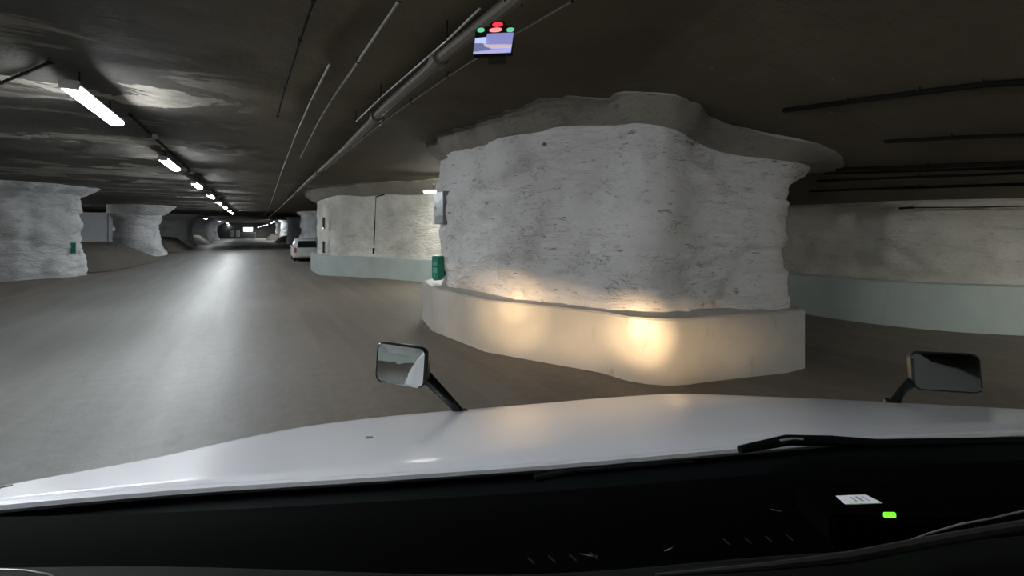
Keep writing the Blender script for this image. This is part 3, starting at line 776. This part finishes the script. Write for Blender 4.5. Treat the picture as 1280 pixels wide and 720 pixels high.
# step in the pad along the bottom
bm = bmesh.new(); pts = [P(820,719,.50), P(960,708,.505), P(1060,697,.52), P(1180,674,.55), P(1290,655,.57)]
tube(bm, pts, [.002,.004,.006,.006,.006], 8); T(frombm('pad_groove', bm, M['black'], dash))
bm = bmesh.new(); pts = [P(1125,679.5,.592), P(1160,667,.598), P(1200,655.5,.607), P(1240,648,.615), P(1290,636,.622)]; tube(bm, pts, [.0006,.0011,.0014,.0012,.0013], 8); T(frombm('edge_highlight', bm, M['chrome'], dash, smooth=True))  # thin grey strip modelled in place of the dash edge's highlight
bm = bmesh.new(); tube(bm, [P(-20,711,.53), P(30,713,.53), P(60,718,.53), P(75,726,.53)], .0012, 8); T(frombm('edge_highlight', bm, M['chrome'], dash, smooth=True))  # same stand-in highlight at the other end of the dash
# defroster louvres
for k_ in range(4):
    for x0, y0, Y_ in ((660, 700, .575), (905, 677, .60)):
        x = x0+k_*26; y = y0-k_*2.0
        bm = bmesh.new(); a = P(x, y-3, Y_+.015); b = P(x+9, y+5, Y_); tube(bm, [a, b], .0012, 6); T(frombm('vent_louvre', bm, M['pad'], dash))
for (x0, y0, x1, y1, Y_) in ((724, 692, 748, 695.5, .585), (830, 689, 841, 684, .59), (962, 636, 978, 639, .66)):
    bm = bmesh.new(); a = P(x0, y0, Y_); b = P(x1, y1, Y_); tube(bm, [a, a.lerp(b, .5)-Vector((0,0,.0006)), b], [.0002,.0009,.0002], 6); T(frombm('scuff_trim', bm, M['chrome'], dash))

# radio unit on the dashboard
ru = P(1112, 645, .645)
radio = empty('radio_unit', (ru.x, ru.y+.03, ru.z-.030)); tag(radio, 'black box on the dashboard with a white tag on top and a lit green display', 'radio unit')
bm = bmesh.new(); box(bm, (.0,-.009,.021), (.19,.09,.042), Matrix.Rotation(-.05, 3, 'Z'), .004); frombm('case', bm, M['dash'], radio)
def rl_(o): return localize(o, radio)
# tag
zl = radio.location.z+.0445
def lid(px, py): 
    Y = (CH-zl)*F/(py-HY); return P(px, py, Y)
A = [lid(1045,619.5), lid(1082,618), lid(1103,628.5), lid(1057,630)]
zt = radio.location.z+.0425
def dropz(p): # keep on the box lid
    return p
bm = bmesh.new(); vs_ = [bm.verts.new(p) for p in A]; vb = [bm.verts.new(p-Vector((0,0,.0012))) for p in A]
bm.faces.new(vs_); bm.faces.new(vb[::-1])
for i in range(4): bm.faces.new((vs_[i], vb[i], vb[(i+1) % 4], vs_[(i+1) % 4]))
tg = rl_(frombm('paper_tag', bm, M['paper'], radio))
bm = bmesh.new()
for q0, q1 in ((.25,.30),(.42,.50),(.62,.66)):
    a = A[0].lerp(A[1], q0+.1); b = A[3].lerp(A[2], q0+.1); c = A[0].lerp(A[1], q1+.1); d = A[3].lerp(A[2], q1+.1); up = Vector((0,0,.0006))
    v4 = [a.lerp(b,.25)+up, c.lerp(d,.25)+up, c.lerp(d,.8)+up, a.lerp(b,.8)+up]; bm.faces.new([bm.verts.new(x) for x in v4])
rl_(frombm('print_line', bm, M['ink'], tg))
bm = bmesh.new(); p = P(1112, 643.8, .6195); box(bm, p, (.0160,.004,.0068), None, .001); rl_(frombm('display', bm, M['led_green'], radio))
for x, y in ((1144.5,627.5),(1171,629.5),(1081,632)):
    bm = bmesh.new(); bmesh.ops.create_icosphere(bm, subdivisions=1, radius=.0011, matrix=Matrix.Translation(P(x, y, .66))); rl_(frombm('screw', bm, M['steel'], radio))

# windscreen
gb = [P(-330,740,.60), P(0,640,.735), P(400,628,.765), P(800,602,.83), P(1200,577,.91), P(1600,590,.84)]
V = []
for i in range(31):
    b = lerpc(gb, i/30); u = i/30*2-1
    for j in range(9):
        w = j/8; V.append(Vector((b.x*(1-.08*w), b.y-.50*w+.02*sin(pi*w), b.z-.03+(2.98-b.z)*w)))
Fc = [(i*9+j, i*9+9+j, i*9+10+j, i*9+1+j) for i in range(30) for j in range(8)]
T(mesh('windshield', V, Fc, M['glass'], truck, smooth=True))
# solid glowing stand-in for a display reflected in the windscreen
def scr(px, py, Y=.44): return P(px, py, Y)
dc = scr(617, 48); refl_dev = empty('display_reflection', (dc.x, dc.y, dc.z)); tag(refl_dev, 'windscreen reflection of a small lit display with red and green lights, built solid', 'screen reflection')
def poly_plate(name, pts, th, m, parent=refl_dev, Y=.44, lift=0):
    bm = bmesh.new(); f0 = [bm.verts.new(scr(x, y, Y-lift)) for x, y in pts]; f1 = [bm.verts.new(scr(x, y, Y-lift)+Vector((0, th, 0))) for x, y in pts]
    bm.faces.new(f0); bm.faces.new(f1[::-1]); n = len(pts)
    for i in range(n): bm.faces.new((f0[i], f1[i], f1[(i+1) % n], f0[(i+1) % n]))
    return localize(frombm(name, bm, m, parent), refl_dev)
M['refl_backing'] = mat('dark_brown_refl_backing', (.035,.030,.022), .9, spec=.05)  # dark backing added behind the reflected display
poly_plate('refl_backing', [(594,41),(596.5,34.5),(612,33),(615,27),(630,26.5),(633,33),(643,32.5),(640.5,64),(592.5,66.5)], .012, M['refl_backing'], lift=.0)
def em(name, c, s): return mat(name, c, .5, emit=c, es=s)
SB = em('screen_violet_blue', (.21,.22,.48), .9); SL = em('screen_light_blue', (.45,.53,.85), .9); SD = em('screen_slate', (.13,.15,.27), .9)  # glowing colours imitating the picture reflected in the glass
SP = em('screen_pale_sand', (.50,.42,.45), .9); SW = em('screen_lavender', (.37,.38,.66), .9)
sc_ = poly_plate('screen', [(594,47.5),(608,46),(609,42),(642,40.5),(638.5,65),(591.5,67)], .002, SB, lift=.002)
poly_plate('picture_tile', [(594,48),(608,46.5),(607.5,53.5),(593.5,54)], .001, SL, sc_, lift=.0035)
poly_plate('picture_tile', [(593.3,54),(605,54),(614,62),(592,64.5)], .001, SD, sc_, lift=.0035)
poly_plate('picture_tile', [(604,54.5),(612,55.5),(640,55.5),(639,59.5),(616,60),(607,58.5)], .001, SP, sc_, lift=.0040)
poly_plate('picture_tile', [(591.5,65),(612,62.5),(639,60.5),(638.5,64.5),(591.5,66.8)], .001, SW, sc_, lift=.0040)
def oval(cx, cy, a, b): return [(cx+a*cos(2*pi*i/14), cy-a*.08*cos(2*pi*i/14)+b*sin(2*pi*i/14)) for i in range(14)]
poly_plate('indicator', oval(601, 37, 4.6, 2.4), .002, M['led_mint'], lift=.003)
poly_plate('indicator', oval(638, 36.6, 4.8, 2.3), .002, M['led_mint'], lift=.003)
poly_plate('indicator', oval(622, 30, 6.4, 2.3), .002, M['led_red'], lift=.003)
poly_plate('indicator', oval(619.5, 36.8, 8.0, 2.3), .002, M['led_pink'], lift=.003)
bm = bmesh.new(); p = scr(620, 50, .452); box(bm, p+Vector((0,.02,.0)), (.02,.06,.012)); localize(frombm('added_mount', bm, M['cab_in'], refl_dev), refl_dev)

# mirrors on the fenders
def fender_mirror(name, c, nrm, w, h, arm, glass, tilt=0.0, dep=.09):
    """c: centre of glass, nrm: where the glass faces"""
    nrm = Vector(nrm).normalized(); ux = nrm.cross(Vector((0,0,1))).normalized()*-1; uz = ux.cross(nrm)*1
    if uz.z < 0: uz = -uz
    rt = Matrix.Rotation(tilt, 3, nrm); ux = rt @ ux; uz = rt @ uz; c = Vector(c)
    root = empty(name, c-truck.location); root.parent = truck
    def sh(loops, nm, m, par, capf=True):
        bm = bmesh.new(); rg = []
        for (sw, shh, dz, r) in loops:
            lp = rrect(w*sw, h*shh, r*min(w, h), 6); rg.append([bm.verts.new(ux*q[0]+uz*q[1]+nrm*dz) for q in lp])
        n = len(rg[0])
        for a, b in zip(rg, rg[1:]):
            for i in range(n): bm.faces.new((a[i], a[(i+1) % n], b[(i+1) % n], b[i]))
        bm.faces.new(rg[-1]); 
        if capf: bm.faces.new(rg[0][::-1])
        return frombm(nm, bm, m, par, smooth=True, sharp=50)
    sh([(.45,.4,-dep,.15), (.78,.74,-dep*.85,.2), (.95,.93,-dep*.5,.2), (1.0,1.0,-.01,.18), (1.0,1.0,.008,.18), (.965,.955,.013,.17), (.945,.92,.006,.15)], 'mirror_shell', M['mblack'], root)
    # convex glass
    bm = bmesh.new(); rg = []
    for k_ in range(7):
        q_ = 1-k_/7; lp = rrect(w*.945*q_, h*.92*q_, .15*min(w, h)*q_, 6)
        rg.append([bm.verts.new(ux*q[0]+uz*q[1]+nrm*(.0145-.0055*(q[0]**2+q[1]**2)/(w*w*.25))) for q in lp])
    n = len(rg[0])
    for a, b in zip(rg, rg[1:]):
        for i in range(n): bm.faces.new((a[i], a[(i+1) % n], b[(i+1) % n], b[i]))
    bm.faces.new(rg[-1]); frombm('mirror_glass', bm, glass, root, smooth=True, sharp=170)
    bm = bmesh.new(); pts = [Vector(p)-c for p in arm]
    tube(bm, pts, [.030,.024,.021,.024][:len(pts)], 12); frombm('arm', bm, M['mblack'], root, smooth=True)
    bm = bmesh.new(); b = pts[-1]; tube(bm, [b+Vector((0,0,.02)), b-Vector((0,0,.04))], [.03,.04], 14); frombm('foot_plate', bm, M['mblack'], root)
    return root
YL = 1.98
fm = fender_mirror('fender_mirror', P(501.5,455.5,YL), (-.36,-1,.07), .252, .176, [P(533,471,YL+.09), P(552,490,YL+.05), P(566,505,YL+.04), P(577,519,YL+.05)], M['mirror'], tilt=-.03)
fm['label'] = 'black fender mirror on a slanted arm, reflecting the road and truck side'
YR = 2.1
fm = fender_mirror('fender_mirror', P(1182,465,YR), (-.30,-1,.07), .262, .180, [P(1151,472,YR+.10), P(1137,479,YR+.07), P(1126,491,YR-.02), P(1116,506,YR-.08)], M['mirror_dim'], tilt=.03, dep=.11)
fm['label'] = 'darker black fender mirror beyond the far side of the hood'

# cab around the camera
gv = Vector((cos(radians(12)), -sin(radians(12)), 0)); fv = Vector((sin(radians(12)), cos(radians(12)), 0))
def cpt(g, f, z): v = gv*g+fv*f; return Vector((v.x, v.y, z))
def cbox(name, g0, g1, f0, f1, z0, z1, m, parent=truck, m2=None):
    bm = bmesh.new(); prism(bm, [(g0,f0),(g1,f0),(g1,f1),(g0,f1)], lambda q: cpt(q[0],q[1],z0), lambda q: cpt(q[0],q[1],z1)); return T(frombm(name, bm, m, parent))
cbox('roof', -1.0, 1.45, -1.6, .20, 3.0, 3.06, M['paint'])
cbox('roof_lining', -.98, 1.43, -1.58, .20, 2.97, 2.995, M['cab_in'])
cbox('back_panel', -1.0, 1.45, -1.66, -1.6, .9, 3.06, M['paint'])
cbox('back_lining', -.98, 1.43, -1.6, -1.58, .9, 2.97, M['cab_in'])
for s0, s1, l0, l1 in ((-1.03,-1.0,-1.0,-.98), (1.45,1.48,1.43,1.45)):
    dr = cbox('cab_door', s0, s1, -1.6, .36, .75, 2.02, M['paint']); cbox('door_lining', l0, l1, -1.6, .36, .9, 2.02, M['cab_in'], dr)
    cbox('rear_pillar', s0, s1, -1.6, -.8, 2.02, 3.0, M['paint'])
cbox('cab_floor', -1.0, 1.45, -1.6, .6, .85, .9, M['cab_in'])
# nose panel and headlamps
hb = []
for s_, px_, Y_ in ((-1, 640, 2.32), (1, 930, 2.62)):
    c = P(px_, 500, Y_); c.z = .98
    bm = bmesh.new(); tube(bm, [c-fv*.12, c+fv*.02], [.08,.11], 20); h = T(frombm('headlamp', bm, M['steel'], truck, smooth=True))
    bm = bmesh.new(); tube(bm, [c+fv*.02, c+fv*.035], [.10,.085], 20); T(frombm('lens', bm, M['headlamp'], h, smooth=True)); hb.append(c)

# ------------------------------------------------------------------ lights
def spot(name, loc, tgt, energy, ang, blend, size, col):
    l = bpy.data.lights.new(name, 'SPOT'); l.energy = energy; l.spot_size = radians(ang); l.spot_blend = blend; l.shadow_soft_size = size; l.color = col
    o = bpy.data.objects.new(name, l); COL.objects.link(o); o.location = loc
    o.rotation_euler = (Vector(tgt)-Vector(loc)).to_track_quat('-Z', 'Y').to_euler(); return o
WARM = (1.0, .66, .36)
for i, (c, tg_) in enumerate(zip(hb, (P(640,386,8.6), P(803,411,7.0)))):
    tg_.z = .93 if i == 0 else .88; l0 = c+(Vector(tg_)-c).normalized()*.22
    spot('headlamp_hot_beam', l0, tg_, 1500 if i == 0 else 1300, 7, 1.0, .04, WARM); spot('headlamp_main_beam', l0, tg_-Vector((0,0,.12)), 1500 if i == 0 else 1300, 17, 1.0, .04, WARM)
    b_ = spot('headlamp_low_beam', l0, Vector(tg_)-Vector((0,0,.30)), 900 if i == 0 else 560, 20, 1.0, .04, WARM); b_.scale = (3.2, 1, 1)

w = bpy.data.worlds.new('mine_air'); sc.world = w; w.use_nodes = True
w.node_tree.nodes['Background'].inputs[0].default_value = (.0, .0, .0, 1)

# ------------------------------------------------------------------ camera
cd = bpy.data.cameras.new('camera'); co = bpy.data.objects.new('camera', cd); COL.objects.link(co)
co.location = (0, 0, CH); co.rotation_euler = (radians(90), 0, 0)
cd.sensor_width = 36; cd.lens = F/1280*36; cd.shift_y = -(360-HY)/1280; cd.clip_start = .02; cd.clip_end = 400
sc.camera = co
sc.view_settings.view_transform = 'Standard'; sc.view_settings.look = 'None'; sc.view_settings.gamma = 1; sc.view_settings.use_curve_mapping = False
sc.view_settings.exposure = 0.35
sc.cycles.use_light_tree = True
sc.cycles.max_bounces = 10; sc.cycles.diffuse_bounces = 6; sc.cycles.transparent_max_bounces = 12
sc.cycles.sample_clamp_indirect = 4.0
